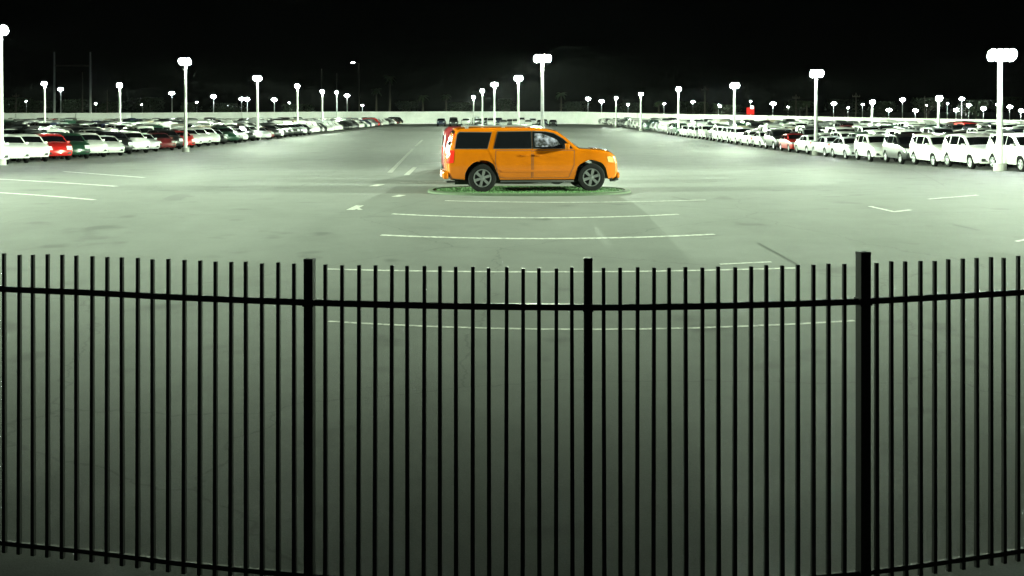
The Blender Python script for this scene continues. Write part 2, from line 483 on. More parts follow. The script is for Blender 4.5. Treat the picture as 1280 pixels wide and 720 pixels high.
for side in (-1, 1):
    for poly in ([(-2.31, 1.31), (-1.36, 1.31), (-1.22, 1.77), (-2.17, 1.78), (-2.24, 1.70)],
                 [(-1.16, 1.31), (-.03, 1.31), (-.03, 1.80), (-1.02, 1.79)],
                 [(.03, 1.31), (1.22, 1.31), (1.12, 1.42), (.93, 1.58), (.66, 1.74), (.42, 1.79), (.03, 1.80)]):
        fr = suv.side_patch([( (x - sum(p[0] for p in poly) / len(poly)) * 1.03 + sum(p[0] for p in poly) / len(poly), z + (.022 if z > 1.5 else -.022)) for x, z in poly], off=.010, side=side)
        f = link('window_seal', fr, M['trim'], SUV)
        g = link('window_glass', suv.side_patch(poly, off=.015, side=side), M['glass'], f)
    for i, wx in enumerate(suv.wheels):
        w = empty('wheel', (wx, side * (suv.w - .165), suv.wr)); w.parent = SUV
        if side > 0: w.rotation_euler.z = math.pi
        link('tyre', tyre_bm(suv.wr, .27, 40), M['rubber'], w, True, 30)
        link('rim', rim_bm(suv.wr, .27, 6, 40), [M['alloy'], M['trim']], w, True, 30)
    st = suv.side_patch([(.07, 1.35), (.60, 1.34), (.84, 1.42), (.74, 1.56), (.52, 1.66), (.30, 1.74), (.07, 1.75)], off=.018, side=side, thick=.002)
    link('painted_reflection', st, M['reflpaint'], SUV)  # painted patch imitating reflection and interior light in the front window
    # doors: seam frames with handles
    for nm, poly in (('rear_door', [(-1.02, .46), (-.80, .42), (-.02, .42), (-.02, 1.24), (-1.10, 1.24), (-1.12, .90)]),
                     ('front_door', [(.02, .42), (1.10, .42), (1.26, .80), (1.27, 1.24), (.02, 1.24)])):
        bm = bmesh.new()
        cx = sum(p[0] for p in poly) / len(poly); cz = sum(p[1] for p in poly) / len(poly)
        for (x0, z0), (x1, z1) in zip(poly, poly[1:] + poly[:1]):
            d = Vector((x1 - x0, z1 - z0)).normalized() * .006; nn = Vector((-d.y, d.x))
            q = [(x0 - nn.x, z0 - nn.y), (x1 - nn.x, z1 - nn.y), (x1 + nn.x, z1 + nn.y), (x0 + nn.x, z0 + nn.y)]
            suv.side_patch(q, off=.0025, side=side, thick=.01, bm=bm)
        d = link(nm, bm, M['trim'], SUV)
        hx = (-.18 if nm == 'rear_door' else .24) - .06
        bm = bmesh.new(); box(bm, (hx, side * (suv.W(hx, 1.1) + .03), 1.10), (.20, .025, .035), bev=.008)
        box(bm, (hx - .08, side * (suv.W(hx, 1.1) + .012), 1.10), (.02, .03, .02)); box(bm, (hx + .08, side * (suv.W(hx, 1.1) + .012), 1.10), (.02, .03, .02))
        link('door_handle', bm, M['orange'], d, True)
    # side step, rub strip
    bm = bmesh.new(); box(bm, (.15, side * (suv.w - .06), .315), (2.2, .14, .05), bev=.015)
    link('side_step', bm, M['trim'], SUV, True)
    bm = suv.side_patch([(-.92, .60), (1.12, .60), (1.14, .655), (-.96, .655)], off=.014, side=side, thick=.03)
    link('rub_strip', bm, M['orange'], SUV)
    # lamps wrapping the corners
    bm = suv.side_patch([(2.32, .88), (2.50, .86), (2.47, 1.02), (2.36, 1.06), (2.28, 1.04)], off=.006, side=side, thick=.03)
    suv.end_patch((2.535, 1.03), (2.59, .87), side * .62, side * .97, bm=bm, off=.012, thick=.03)
    link('headlight', bm, M['headwarm'], SUV, True)
    bm = suv.side_patch([(-2.50, .86), (-2.36, .88), (-2.33, 1.25), (-2.455, 1.25)], off=.006, side=side, thick=.03)
    suv.end_patch((-2.52, .86), (-2.46, 1.26), side * .78, side * .985, bm=bm, off=.012, thick=.03)
    suv.end_patch((-2.40, 1.46), (-2.30, 1.74), side * .90, side * .985, bm=bm, off=.012, thick=.03)
    link('taillight', bm, M['taill'], SUV, True)
    bm = bmesh.new()
    suv.end_patch((-2.505, 1.02), (-2.49, 1.09), side * .80, side * .97, bm=bm, off=.02, thick=.02)
    link('reversing_light', bm, M['amber'], SUV, True)
    bm = bmesh.new()
    suv.end_patch((-2.43, 1.33), (-2.405, 1.44), side * .88, side * .99, bm=bm, off=.016, thick=.03)
    link('reflector', bm, M['amber'], SUV, True)
    # mirror
    bm = bmesh.new(); mx, mz = 1.02, 1.36
    box(bm, (mx, side * (suv.w + .14), mz), (.14, .26, .19), bev=.045)
    box(bm, (mx + .01, side * (suv.w + .0), mz - .06), (.07, .16, .05), bev=.015)
    mi_ = link('side_mirror', bm, M['orange'], SUV, True)
    bm = bmesh.new(); box(bm, (mx - .073, side * (suv.w + .14), mz), (.006, .20, .14)); link('mirror_glass', bm, M['chrome'], mi_)
    # roof rail
    bm = bmesh.new()
    yy = side * .70
    tube(bm, (-1.95, yy, 1.965), (.35, yy, 1.965), .018)
    for xx in (-1.95, -.85, .35): box(bm, (xx, yy, 1.93), (.10, .035, .09), bev=.01)
    link('roof_rail', bm, M['rack'], SUV, True)
for xx in (-1.45, -.1):
    bm = bmesh.new(); box(bm, (xx, 0, 1.99), (.05, 1.40, .02), bev=.006)
    link('roof_crossbar', bm, M['rack'], SUV)
link('windscreen', suv.end_patch((.86, 1.735), (1.38, 1.315), -.90, .90, off=.008, nu=8, nv=12), M['glass'], SUV, True)
link('rear_window', suv.end_patch((-2.43, 1.36), (-2.28, 1.78), -.84, .84, off=.010, nu=6, nv=12), M['glass'], SUV, True)
bm = suv.end_patch((2.55, 1.01), (2.615, .68), -.56, .56, off=.012, nu=3, nv=8)
gr = link('grille', bm, M['trim'], SUV, True)
bm = bmesh.new()
for k in range(4):
    z = .69 + k * .065; x = 2.66 - k * .012
    tube(bm, (x + .03, -.5, z), (x + .03, .5, z), .012, n=6)
link('grille_bar', bm, M['chrome'], gr, True)
bm = bmesh.new(); box(bm, (2.63, 0, .47), (.14, 1.66, .19), bev=.05)
link('front_bumper', bm, M['orange'], SUV, True)
bm = bmesh.new(); box(bm, (2.60, 0, .36), (.16, 1.55, .09), bev=.03)
for s_ in (-1, 1): box(bm, (2.50, s_ * .70, .33), (.18, .10, .10), bev=.02)
link('bumper_valance', bm, M['trim'], SUV, True)
bm = bmesh.new(); box(bm, (-2.58, 0, .50), (.16, 1.74, .22), bev=.05)
link('rear_bumper', bm, M['orange'], SUV, True)
bm = bmesh.new(); box(bm, (-2.67, 0, .50), (.012, .30, .15)); link('number_plate', bm, M['plate'], SUV)
bm = bmesh.new(); box(bm, (-2.20, 0, 1.885), (.20, 1.3, .025), bev=.01); link('roof_spoiler', bm, M['orange'], SUV, True)
for a, b in (((1.50, .45, 1.33), (1.25, -.05, 1.50)), ((1.50, -.35, 1.33), (1.25, -.72, 1.47))):
    bm = bmesh.new(); tube(bm, a, b, .008, n=5); link('wiper', bm, M['trim'], SUV)
link('cowl', suv.end_patch((1.44, 1.288), (1.80, 1.258), -.86, .86, off=.006, nu=4, nv=10), M['trim'], SUV, True)
bm = bmesh.new()
for wx in suv.wheels: tube(bm, (wx, -.75, .42), (wx, .75, .42), .05)
box(bm, (.1, .35, .30), (3.6, .10, .12)); box(bm, (.1, -.35, .30), (3.6, .10, .12)); tube(bm, (-2.3, -.5, .30), (-1.9, -.5, .30), .09); tube(bm, (-2.55, -.6, .30), (-2.2, -.6, .30), .03)
link('underbody', bm, M['trim'], SUV, True)

# low kerbed island that the orange car stands on
ix, iy = ground_at(662, 243)
iy += 1.2
ISL = tag(empty('traffic_island', (ix, iy, 0)), 'low oval green turf island with pale kerb under the orange suv', 'traffic island')
bm = bmesh.new(); NI = 64
def oval(k, a, b):
    t = 2 * math.pi * k / NI; c, s_ = math.cos(t), math.sin(t)
    return math.copysign(abs(c) ** .75, c) * a, math.copysign(abs(s_) ** .75, s_) * b
rows = []
for a, b, dz in ((3.10, 1.80, -.02), (3.10, 1.80, .05), (3.07, 1.77, .07), (2.94, 1.62, .07), (2.93, 1.61, .035)):
    rows.append([bm.verts.new((*oval(k, a, b), gz(ix, iy + oval(k, a, b)[1]) + dz)) for k in range(NI)])
for a, b in zip(rows[:-1], rows[1:]):
    for k in range(NI): bm.faces.new((a[k], a[(k + 1) % NI], b[(k + 1) % NI], b[k]))
bmesh.ops.recalc_face_normals(bm, faces=bm.faces)
link('kerb', bm, M['kerbgreen'], ISL, True)
bm = bmesh.new(); rows = [[bm.verts.new((0, 0, gz(ix, iy) + .05))]]
for r_ in (.25, .5, .75, 1):
    rows.append([bm.verts.new((oval(k, 2.93, 1.61)[0] * r_, oval(k, 2.93, 1.61)[1] * r_, gz(ix, iy + oval(k, 2.93, 1.61)[1] * r_) + .05)) for k in range(NI)])
for k in range(NI): bm.faces.new((rows[0][0], rows[1][k], rows[1][(k + 1) % NI]))
for a, b in zip(rows[1:-1], rows[2:]):
    for k in range(NI): bm.faces.new((a[k], b[k], b[(k + 1) % NI], a[(k + 1) % NI]))
# tufts
for i in range(5000):
    t = random.uniform(0, 2 * math.pi); r_ = math.sqrt(random.random()) * .99
    x, y = math.cos(t) * 2.88 * r_, math.sin(t) * 1.56 * r_
    h = random.uniform(.02, .05); a = random.uniform(0, math.pi); z = gz(ix, iy + y) + .048
    dx, dy = math.cos(a) * .012, math.sin(a) * .012
    bm.faces.new([bm.verts.new((x - dx, y - dy, z)), bm.verts.new((x + dx, y + dy, z)), bm.verts.new((x + random.uniform(-.02, .02), y + random.uniform(-.02, .02), z + h))])
link('turf', bm, M['grass'], ISL)

# ---------------------------------------------------------------- parked cars
TYPES = {
 'sedan': Car(-2.35, 2.35, [(-2.25, .28), (-2.35, .50), (-2.33, .85), (-2.22, .98), (-1.75, 1.02), (-1.55, 1.06), (-1.05, 1.36), (-.6, 1.44), (0, 1.45), (.45, 1.38), (1.15, 1.00), (1.6, .93), (2.05, .82), (2.30, .66), (2.35, .45), (2.27, .28)],
              .26, .98, .90, (-1.38, 1.42), .32, .38),
 'hatchback': Car(-2.0, 2.05, [(-1.92, .28), (-2.0, .50), (-1.99, .85), (-1.92, 1.05), (-1.62, 1.40), (-1.4, 1.49), (-.6, 1.53), (.1, 1.50), (.5, 1.40), (1.15, 1.05), (1.6, .95), (1.9, .80), (2.03, .60), (2.04, .42), (1.97, .28)],
              .26, 1.0, .87, (-1.25, 1.25), .31, .30),
 'crossover': Car(-2.3, 2.3, [(-2.2, .34), (-2.3, .55), (-2.28, .95), (-2.2, 1.15), (-2.0, 1.55), (-1.8, 1.66), (-.9, 1.71), (.1, 1.68), (.5, 1.58), (1.15, 1.16), (1.7, 1.08), (2.1, .95), (2.28, .72), (2.3, .5), (2.22, .34)],
              .32, 1.12, .93, (-1.38, 1.40), .36, .26),
 'van': Car(-2.5, 2.5, [(-2.42, .34), (-2.5, .55), (-2.49, 1.2), (-2.42, 1.75), (-2.25, 1.92), (-1.0, 1.96), (.6, 1.94), (1.1, 1.82), (1.7, 1.28), (2.1, 1.12), (2.4, .95), (2.48, .7), (2.5, .5), (2.42, .34)],
              .32, 1.18, .97, (-1.5, 1.60), .34, .16),
 'pickup': Car(-2.75, 2.65, [(-2.68, .42), (-2.75, .6), (-2.74, 1.12), (-2.68, 1.17), (-.62, 1.17), (-.50, 1.20), (-.36, 1.70), (-.2, 1.78), (.5, 1.80), (.75, 1.74), (1.28, 1.26), (1.9, 1.18), (2.4, 1.08), (2.6, .9), (2.65, .6), (2.55, .42)],
              .40, 1.18, .96, (-1.75, 1.72), .39, .24),
}
WIN = {  # side glass and end glass along the outline
 'sedan': ([[(-1.42, 1.02), (-.22, 1.02), (-.22, 1.38), (-.62, 1.375), (-1.0, 1.30)], [(-.14, 1.02), (.98, 1.02), (.42, 1.32), (-.14, 1.385)]], ((.5, 1.36), (1.12, 1.02)), ((-1.52, 1.08), (-1.08, 1.34))),
 'hatchback': ([[(-1.62, 1.05), (-.22, 1.05), (-.22, 1.45), (-1.35, 1.41)], [(-.14, 1.05), (1.0, 1.06), (.45, 1.36), (-.14, 1.45)]], ((.53, 1.38), (1.12, 1.07)), ((-1.90, 1.08), (-1.66, 1.36))),
 'crossover': ([[(-2.0, 1.18), (-1.12, 1.18), (-1.12, 1.61), (-1.75, 1.58)], [(-1.04, 1.18), (-.1, 1.18), (-.1, 1.62), (-1.04, 1.62)], [(-.02, 1.18), (1.0, 1.18), (.45, 1.53), (-.02, 1.62)]], ((.54, 1.55), (1.12, 1.18)), ((-2.18, 1.20), (-2.03, 1.52))),
 'van': ([[(-2.3, 1.24), (-1.15, 1.24), (-1.15, 1.80), (-2.2, 1.80)], [(-1.05, 1.24), (.15, 1.24), (.15, 1.82), (-1.05, 1.82)], [(.25, 1.24), (1.55, 1.24), (1.05, 1.74), (.25, 1.82)]], ((1.15, 1.78), (1.66, 1.32)), ((-2.485, 1.25), (-2.43, 1.72))),
 'pickup': ([[(-.36, 1.24), (.25, 1.24), (.25, 1.70), (-.22, 1.69)], [(.33, 1.24), (1.1, 1.24), (.72, 1.66), (.33, 1.70)]], ((.78, 1.71), (1.25, 1.29)), ((-.47, 1.30), (-.38, 1.64))),
}
CACHE = {}
def mesh_of(key, fn, mats, smooth=True, angle=35):
    if key not in CACHE:
        bm = fn(); me = bpy.data.meshes.new(key[0] if isinstance(key, tuple) else key); bm.to_mesh(me); bm.free()
        for m in mats: me.materials.append(m)
        if smooth: me.shade_smooth(); me.set_sharp_from_angle(angle=R(angle))
        CACHE[key] = me
    return CACHE[key]

def child(name, me, parent, loc=(0, 0, 0), rz=0):
    o = bpy.data.objects.new(name, me); col.objects.link(o); o.parent = parent; o.location = loc; o.rotation_euler.z = rz
    return o

def win_bm(c, T, which):
    bm = bmesh.new()
    if which == 'side':
        for sd in (-1, 1):
            for p in WIN[T][0]: c.side_patch(p, side=sd, bm=bm, dz=.2, dx=1.0)
    elif which == 'front': c.end_patch(*WIN[T][1], -.88, .88, bm=bm)
    else: c.end_patch(*WIN[T][2], -.85, .85, bm=bm)
    return bm

def light_bm(c, T, front, sd):
    bm = bmesh.new(); x = c.L1 if front else c.L0
    if front:
        c.side_patch([(x - .42, .72 + c.sill * .3), (x - .12, .60 + c.sill * .3), (x - .10, .74 + c.sill * .3)], side=sd, bm=bm, off=.008)
        pts = [p for p in c.top if p[0] > c.xc][-4:-1]
        c.end_patch(pts[0], pts[1], sd * .55, sd * .95, bm=bm, off=.012, nu=2, nv=4)
    else:
        pts = c.top[1:4]
        c.end_patch(pts[1], (pts[0][0] * .4 + pts[1][0] * .6, pts[0][1] * .4 + pts[1][1] * .6), sd * .62, sd * .97, bm=bm, off=.012, nu=2, nv=4)
        c.side_patch([(x + .05, .84), (x + .28, .86), (x + .26, .95), (x + .06, .95)], side=sd, bm=bm, off=.008)
    return bm

def tyre_rim_low(c, n=16):
    bm = bmesh.new()
    for wx in c.wheels:
        for sd in (-1, 1):
            y = sd * (c.w - .12)
            tube(bm, (wx, y - .11, c.wr), (wx, y + .11, c.wr), c.wr, n=n, mi=0)
            tube(bm, (wx, y + sd * .09, c.wr), (wx, y + sd * .115, c.wr), c.wr * .6, n=n, mi=1)
    return bm

PROTO = {}
def detailed_car(T, colour):
    """a car made of parts; the first one of its kind and colour is built, later ones are copies"""
    key = (T, colour)
    if key in PROTO: return None
    c = TYPES[T]
    root = empty('parked_' + T, (0, 0, 0))
    child('body', mesh_of(('body', T, colour), lambda: c.body_bm(nw=8, dx=.35, dz=.16, ny=4), [M['paint_' + colour], M['trim']]), root)
    child('windscreen', mesh_of(('windscreen', T), lambda: win_bm(c, T, 'front'), [M['glass']]), root)
    child('rear_window', mesh_of(('rear_window', T), lambda: win_bm(c, T, 'rear'), [M['glass']]), root)
    for sd in (-1, 1):
        for wi, wp in enumerate(WIN[T][0]):
            child('side_window', mesh_of(('side_window', T, sd, wi), lambda: c.side_patch(wp, side=sd, dz=.2, dx=1.0), [M['glass']], False), root)
        child('headlight', mesh_of(('headlight', T, sd), lambda: light_bm(c, T, True, sd), [M['headl']]), root)
        child('taillight', mesh_of(('taillight', T, sd), lambda: light_bm(c, T, False, sd), [M['taill']]), root)
        for wx in c.wheels:
            w = empty('wheel', (wx, sd * (c.w - .12), c.wr), 0 if sd < 0 else math.pi); w.parent = root
            child('tyre', mesh_of(('tyre', T), lambda: tyre_bm(c.wr, .21, 18), [M['rubber']]), w)
            child('rim', mesh_of(('rim', T), lambda: rim_bm(c.wr, .21, 5, 18), [M['alloy'], M['trim']]), w)
        def mir():
            bm = bmesh.new(); xx = WIN[T][0][-1][1][0] - .15; box(bm, (xx, sd * (c.w + .08), c.belt + .08), (.10, .18, .13), bev=.03); return bm
        child('side_mirror', mesh_of(('side_mirror', T, colour, sd), mir, [M['paint_' + colour]]), root)
    def bump(e):
        bm = bmesh.new(); box(bm, ((c.L1 - .02) if e else (c.L0 + .02), 0, c.sill + .19), (.14, c.w * 1.55, .16), bev=.04)
        return bm
    child('bumper', mesh_of(('bumper', T, 1), lambda: bump(1), [M['trim']]), root)
    child('bumper', mesh_of(('bumper', T, 0), lambda: bump(0), [M['trim']]), root)
    PROTO[key] = root
    return root

def simple_bm(T):
    """one mesh with paint, trim, glass, tyre and lamp slots, for cars a few pixels tall"""
    c = TYPES[T]
    bm = c.body_bm(nw=4, dx=1.2, dz=.6, ny=2)
    tmp = bmesh.new()
    for sd in (-1, 1):
        for p in WIN[T][0]: c.side_patch(p, side=sd, bm=tmp, dz=9, dx=9)
    c.end_patch(*WIN[T][1], -.88, .88, bm=tmp, nu=1, nv=2); c.end_patch(*WIN[T][2], -.85, .85, bm=tmp, nu=1, nv=2)
    for f in tmp.faces: f.material_index = 2
    n0 = len(tmp.faces)
    for wx in c.wheels:
        for sd in (-1, 1):
            y = sd * (c.w - .12); tube(tmp, (wx, y - .11, c.wr), (wx, y + .11, c.wr), c.wr, n=8, mi=3)
            tube(tmp, (wx, y + sd * .10, c.wr), (wx, y + sd * .115, c.wr), c.wr * .6, n=8, mi=5)
    for sd in (-1, 1):
        pts = [p for p in c.top if p[0] > c.xc][-4:-1]
        c.end_patch(pts[0], pts[1], sd * .55, sd * .95, bm=tmp, off=.012, nu=1, nv=1, mi=4)
    me = bpy.data.meshes.new('t'); tmp.to_mesh(me); tmp.free(); bm.from_mesh(me); bpy.data.meshes.remove(me)
    return bm

def ordw(n):
    a = ['first', 'second', 'third', 'fourth', 'fifth', 'sixth', 'seventh', 'eighth', 'ninth', 'tenth', 'eleventh', 'twelfth', 'thirteenth', 'fourteenth',
         'fifteenth', 'sixteenth', 'seventeenth', 'eighteenth', 'nineteenth', 'twentieth']
    if n <= 20: return a[n - 1]
    tens = {2: 'twenty', 3: 'thirty', 4: 'forty', 5: 'fifty', 6: 'sixty', 7: 'seventy', 8: 'eighty', 9: 'ninety'}
    if n % 10 == 0: return tens[n // 10][:-1] + 'ieth'
    return tens[n // 10] + '-' + a[n % 10 - 1]

# candidate stalls -----------------------------------------------------------
WALL = [(-60, 258, 141.5), (165, 285, 141), (430, 308, 139.5), (560, 308, 139.3), (720, 308, 139.5), (840, 275, 142.5), (960, 235, 144.3), (1080, 205, 146.8), (1280, 172, 150), (1420, 150, 152)]
def wall_y(px):
    for a, b in zip(WALL[:-1], WALL[1:]):
        if a[0] <= px <= b[0]: return a[1] + (b[1] - a[1]) * (px - a[0]) / (b[0] - a[0])
    return 150
rc = random.Random(5)
pal = ['white'] * 36 + ['silver'] * 9 + ['grey'] * 12 + ['black'] * 32 + ['dark green'] * 4 + ['navy'] * 4 + ['red'] * 2 + ['beige'] * 4 + ['maroon'] * 2
tp = ['sedan'] * 5 + ['hatchback'] * 3 + ['crossover'] * 5 + ['van'] * 2 + ['pickup'] * 2
cars = []   # x, y, heading, type, colour, block, column, index
def inview(x, y): return abs(x) / y < .457 + 2.6 / y and y < wall_y(640 + F * x / y) - 5
# left block: angled stalls in columns
FORCE_L = {0: ('white', 'hatchback'), 1: ('red', 'crossover'), 2: ('white', 'crossover'), 3: ('dark green', 'sedan'), 4: ('black', 'pickup'), 5: ('silver', 'sedan'), 6: ('white', 'sedan'), 7: ('red', 'sedan'), 8: ('white', 'van')}
colno = 0; x = -31.0
while x > -125:
    colno += 1; y = 56.0; k = 0
    while y < 300:
        yy = y + rc.uniform(-.15, .15); xx = x + rc.uniform(-.25, .25)
        if inview(xx, yy) and rc.random() > .03:
            k += 1
            t, cc = rc.choice(tp), rc.choice(pal)
            hd = R(-52) if colno % 2 else R(128)
            cars.append([xx, yy, hd + rc.uniform(-.03, .03), t, cc, 'left', colno, k])
        y += 3.15
    x -= 5.6 if colno % 2 else 7.2
# right block: rows nose to tail along the depth of the lot
colno = 0; x = 23.6
while x < 135:
    colno += 1; y = 46.0 + (colno % 3) * .2; k = 0
    while y < 300:
        yy = y + rc.uniform(-.2, .2); xx = x + rc.uniform(-.12, .12)
        if inview(xx, yy) and rc.random() > .03:
            k += 1
            cars.append([xx, yy, (R(-90) if rc.random() < .75 else R(90)) + rc.uniform(-.03, .03), rc.choice(tp), rc.choice(pal), 'right', colno, k])
        y += 5.25
    x += 2.75 if colno % 6 else 6.0
# rows across the far middle of the lot
for r_, y in enumerate((262.0, 286.0)):
    k = 0
    x = -16.5 + r_ * 1.5
    while x < 10:
        k += 1
        cars.append([x, y, R(-90), rc.choice(['crossover', 'van', 'sedan', 'pickup']), rc.choice(['black', 'grey', 'white', 'black', 'silver', 'navy']), 'middle', r_ + 1, k])
        x += 2.9
# colours that the photograph fixes for the aisle cars
lf = sorted([c for c in cars if c[5] == 'left' and c[6] == 1], key=lambda c: c[1])
seqL = [('white', 'crossover'), ('white', 'sedan'), ('red', 'crossover'), ('white', 'crossover'), ('black', 'sedan'), ('dark green', 'crossover'), ('black', 'sedan'), ('white', 'sedan'), ('black', 'crossover'), ('red', 'hatchback'), ('white', 'crossover'), ('silver', 'sedan'), ('maroon', 'sedan'), ('black', 'crossover'), ('white', 'sedan')]
def near(cs, px, dx=1.0, dy=-1.5): return min(cs, key=lambda c: abs(640 + F * (c[0] + dx) / (c[1] + dy) - px))
for c, (cc, t) in zip(lf, [p for p in seqL if p[0] != 'red'] * 2): c[3], c[4] = t, cc
for px, cc, t in ((22, 'white', 'crossover'), (222, 'red', 'hatchback'), (246, 'white', 'crossover'), (62, 'red', 'crossover'), (105, 'white', 'crossover')):
    c = near(lf, px); c[3], c[4] = t, cc
rf = sorted([c for c in cars if c[5] == 'right' and c[6] == 1], key=lambda c: c[1])
seqR = [('white', 'sedan'), ('white', 'crossover'), ('white', 'crossover'), ('white', 'crossover'), ('black', 'crossover'), ('white', 'crossover'), ('silver', 'sedan'), ('red', 'sedan'), ('silver', 'sedan'), ('white', 'sedan'), ('dark green', 'crossover'), ('black', 'crossover'), ('white', 'sedan')]
for c, (cc, t) in zip(rf, [p for p in seqR if p[0] != 'red'] * 2): c[3], c[4] = t, cc
c = near(rf, 1002, 0, 0); c[3], c[4] = 'sedan', 'red'
cars.sort(key=lambda c: c[1] + (0 if c[6] == 1 or c[5] == 'middle' else 12))
mid = [c for c in cars if c[5] == 'middle']; rest = [c for c in cars if c[5] != 'middle']
solo = rest[:294 - len(mid)] + mid; mass = rest[294 - len(mid):]
GROUPS = {'left': 'cars parked in the left block of the lot', 'right': 'cars parked in the right block of the lot', 'middle': 'cars parked far behind the orange suv'}
def label(c):
    k, cc = c[3], c[4]
    if c[5] == 'middle': return f'{cc} {k} far behind the orange suv, {ordw(c[7])} from left in the {"nearer" if c[6] == 1 else "farther"} row'
    if c[6] == 1: return f'{cc} {k} beside the open aisle, {ordw(c[7])} from the front along the {c[5]} block edge'
    return f'{cc} {k}, {ordw(c[7])} from the front in line {c[6]} outward from the aisle, {c[5]} block'
for n, c in enumerate(solo):
    x, y, hd, T, cc = c[:5]
    z = gz(x, y) + .002
    if n < 70 and c[5] != 'middle':
        root = detailed_car(T, cc)
        if root is None: root = copy_tree(PROTO[(T, cc)], (x, y, z), hd)
        root.location = (x, y, z); root.rotation_euler = (0, 0, hd)
    else:
        me = mesh_of(('parked_' + T, cc), lambda: simple_bm(T), [M['paint_' + cc], M['trim'], M['glass'], M['rubber'], M['headl'], M['alloy']])
        root = bpy.data.objects.new('parked_' + T, me); col.objects.link(root)
        root.location = (x, y, z); root.rotation_euler = (0, 0, hd)
    tag(root, label(c), 'pickup truck' if T == 'pickup' else ('van' if T == 'van' else 'car'), GROUPS[c[5]])
# side-on vehicles lined up behind the orange one, only their tails show past it
for i, (Y, T, cc) in enumerate([(38.9, 'crossover', 'amber'), (42.6, 'van', 'maroon'), (46.6, 'crossover', 'white'), (51.0, 'van', 'amber'), (56.0, 'crossover', 'red'), (61.5, 'sedan', 'white')]):
    root = detailed_car(T, cc)
    if root is None: root = copy_tree(PROTO[(T, cc)], (0, 0, 0), 0)
    x = (558 + i * .3 - 640) / F * Y + 2.35
    root.location = (x, Y, gz(x, Y) + .002); root.rotation_euler = (0, 0, R(4))
    tag(root, f'{cc} {T} side-on behind the orange suv, {ordw(i + 1)} in the receding line, tail showing', 'van' if T == 'van' else 'car', 'cars lined up behind the orange suv')
# the rest, too many to be things of their own
names = list(CARCOL)
mm = [M['paint_' + k] for k in names] + [M['trim'], M['glass'], M['rubber'], M['headl'], M['alloy']]
verts, faces, mis = [], [], []
raw = {}
for T in TYPES:
    b = simple_bm(T); b.verts.ensure_lookup_table()
    raw[T] = ([v.co.copy() for v in b.verts], [([v.index for v in f.verts], f.material_index) for f in b.faces]); b.free()
for c in mass:
    V, Fc = raw[c[3]]; base = len(verts); ca, sa = math.cos(c[2]), math.sin(c[2]); z = gz(c[0], c[1])
    verts += [(c[0] + v.x * ca - v.y * sa, c[1] + v.x * sa + v.y * ca, z + v.z) for v in V]
    pi = names.index(c[4])
    for f, mi in Fc:
        faces.append([i + base for i in f]); mis.append(pi if mi == 0 else len(names) + mi - 1)
me = bpy.data.meshes.new('parked_cars'); me.from_pydata(verts, [], faces)
for m in mm: me.materials.append(m)
me.polygons.foreach_set('material_index', mis); me.update()
o = bpy.data.objects.new('distant_parked_cars', me); col.objects.link(o)
tag(o, 'dense mass of hundreds of distant parked cars filling the back of the lot', 'cars', kind='stuff')
print('cars', len(solo), 'mass', len(mass))

# ---------------------------------------------------------------- boundary wall
bm = bmesh.new(); prev = None
pts = [((px - 640) / F * Y, Y, CAMZ - (yt - HOR) * Y / F) for px, Y, yt in WALL]
pts = [(pts[0][0] - 120, pts[0][1] - 60, pts[0][2])] + pts + [(pts[-1][0] + 60, pts[-1][1] - 60, pts[-1][2])]
secs = []
for x, y, h in pts:
    secs.append([bm.verts.new(p) for p in ((x, y, -.1), (x, y, h - .12), (x, y - .08, h - .12), (x, y - .08, h), (x, y + .4, h), (x, y + .4, -.1))])
for a, b in zip(secs[:-1], secs[1:]):
    for i in range(6): bm.faces.new((a[i], b[i], b[(i + 1) % 6], a[(i + 1) % 6]))
bmesh.ops.recalc_face_normals(bm, faces=bm.faces)
wl = tag(link('boundary_wall', bm, M['wallwhite']), 'long low white boundary wall closing the far end of the lot', 'wall')
bm = bmesh.new()
for a, b in zip(pts[:-1], pts[1:]):
    n = max(1, int(math.dist(a[:2], b[:2]) / 12))
    for i in range(n):
        t = i / n; x = a[0] + (b[0] - a[0]) * t; y = a[1] + (b[1] - a[1]) * t; h = a[2] + (b[2] - a[2]) * t
        box(bm, (x, y - .12, (h - .14) / 2), (.45, .16, h - .14))
link('pilaster', bm, M['wallwhite'], wl)['kind'] = 'stuff'

# ---------------------------------------------------------------- front fence
RAIL = [(-60, 357.5), (0, 361), (117, 366), (233, 372), (387, 378), (560, 382.3), (735, 384), (840, 383.2), (960, 380.5), (1079, 376.5), (1180, 371), (1280, 365), (1380, 358)]
def raily(px):
    n = len(RAIL)
    for i in range(n - 1):
        if RAIL[i][0] <= px <= RAIL[i + 1][0]:
            p0 = RAIL[max(0, i - 1)]; p1 = RAIL[i]; p2 = RAIL[i + 1]; p3 = RAIL[min(n - 1, i + 2)]
            t = (px - p1[0]) / (p2[0] - p1[0])
            m1 = (p2[1] - p0[1]) / (p2[0] - p0[0]) * (p2[0] - p1[0]); m2 = (p3[1] - p1[1]) / (p3[0] - p1[0]) * (p2[0] - p1[0])
            return (2 * t ** 3 - 3 * t ** 2 + 1) * p1[1] + (t ** 3 - 2 * t ** 2 + t) * m1 + (-2 * t ** 3 + 3 * t ** 2) * p2[1] + (t ** 3 - t ** 2) * m2
    return RAIL[-1][1]
K = 7.4 * 244
def fpos(px):
    Y = K / (raily(px) - HOR); return Vector(((px - 640) / F * Y, Y))
TOPR, BOTR = CAMZ - 1.29, CAMZ - 3.14
FEN = tag(empty('fence', (0, 7.4, 0)), 'tall black metal picket fence curving across the dark foreground', 'fence')
def fl(name, bm, smooth=False):
    o = link(name, bm, M['fence'], FEN, smooth); o.location = (0, -7.4, 0); return o
rp = random.Random(3)
POSTS = [(-34, .058), (387, .064), (735, .057), (1079, .076), (1402, .07)]
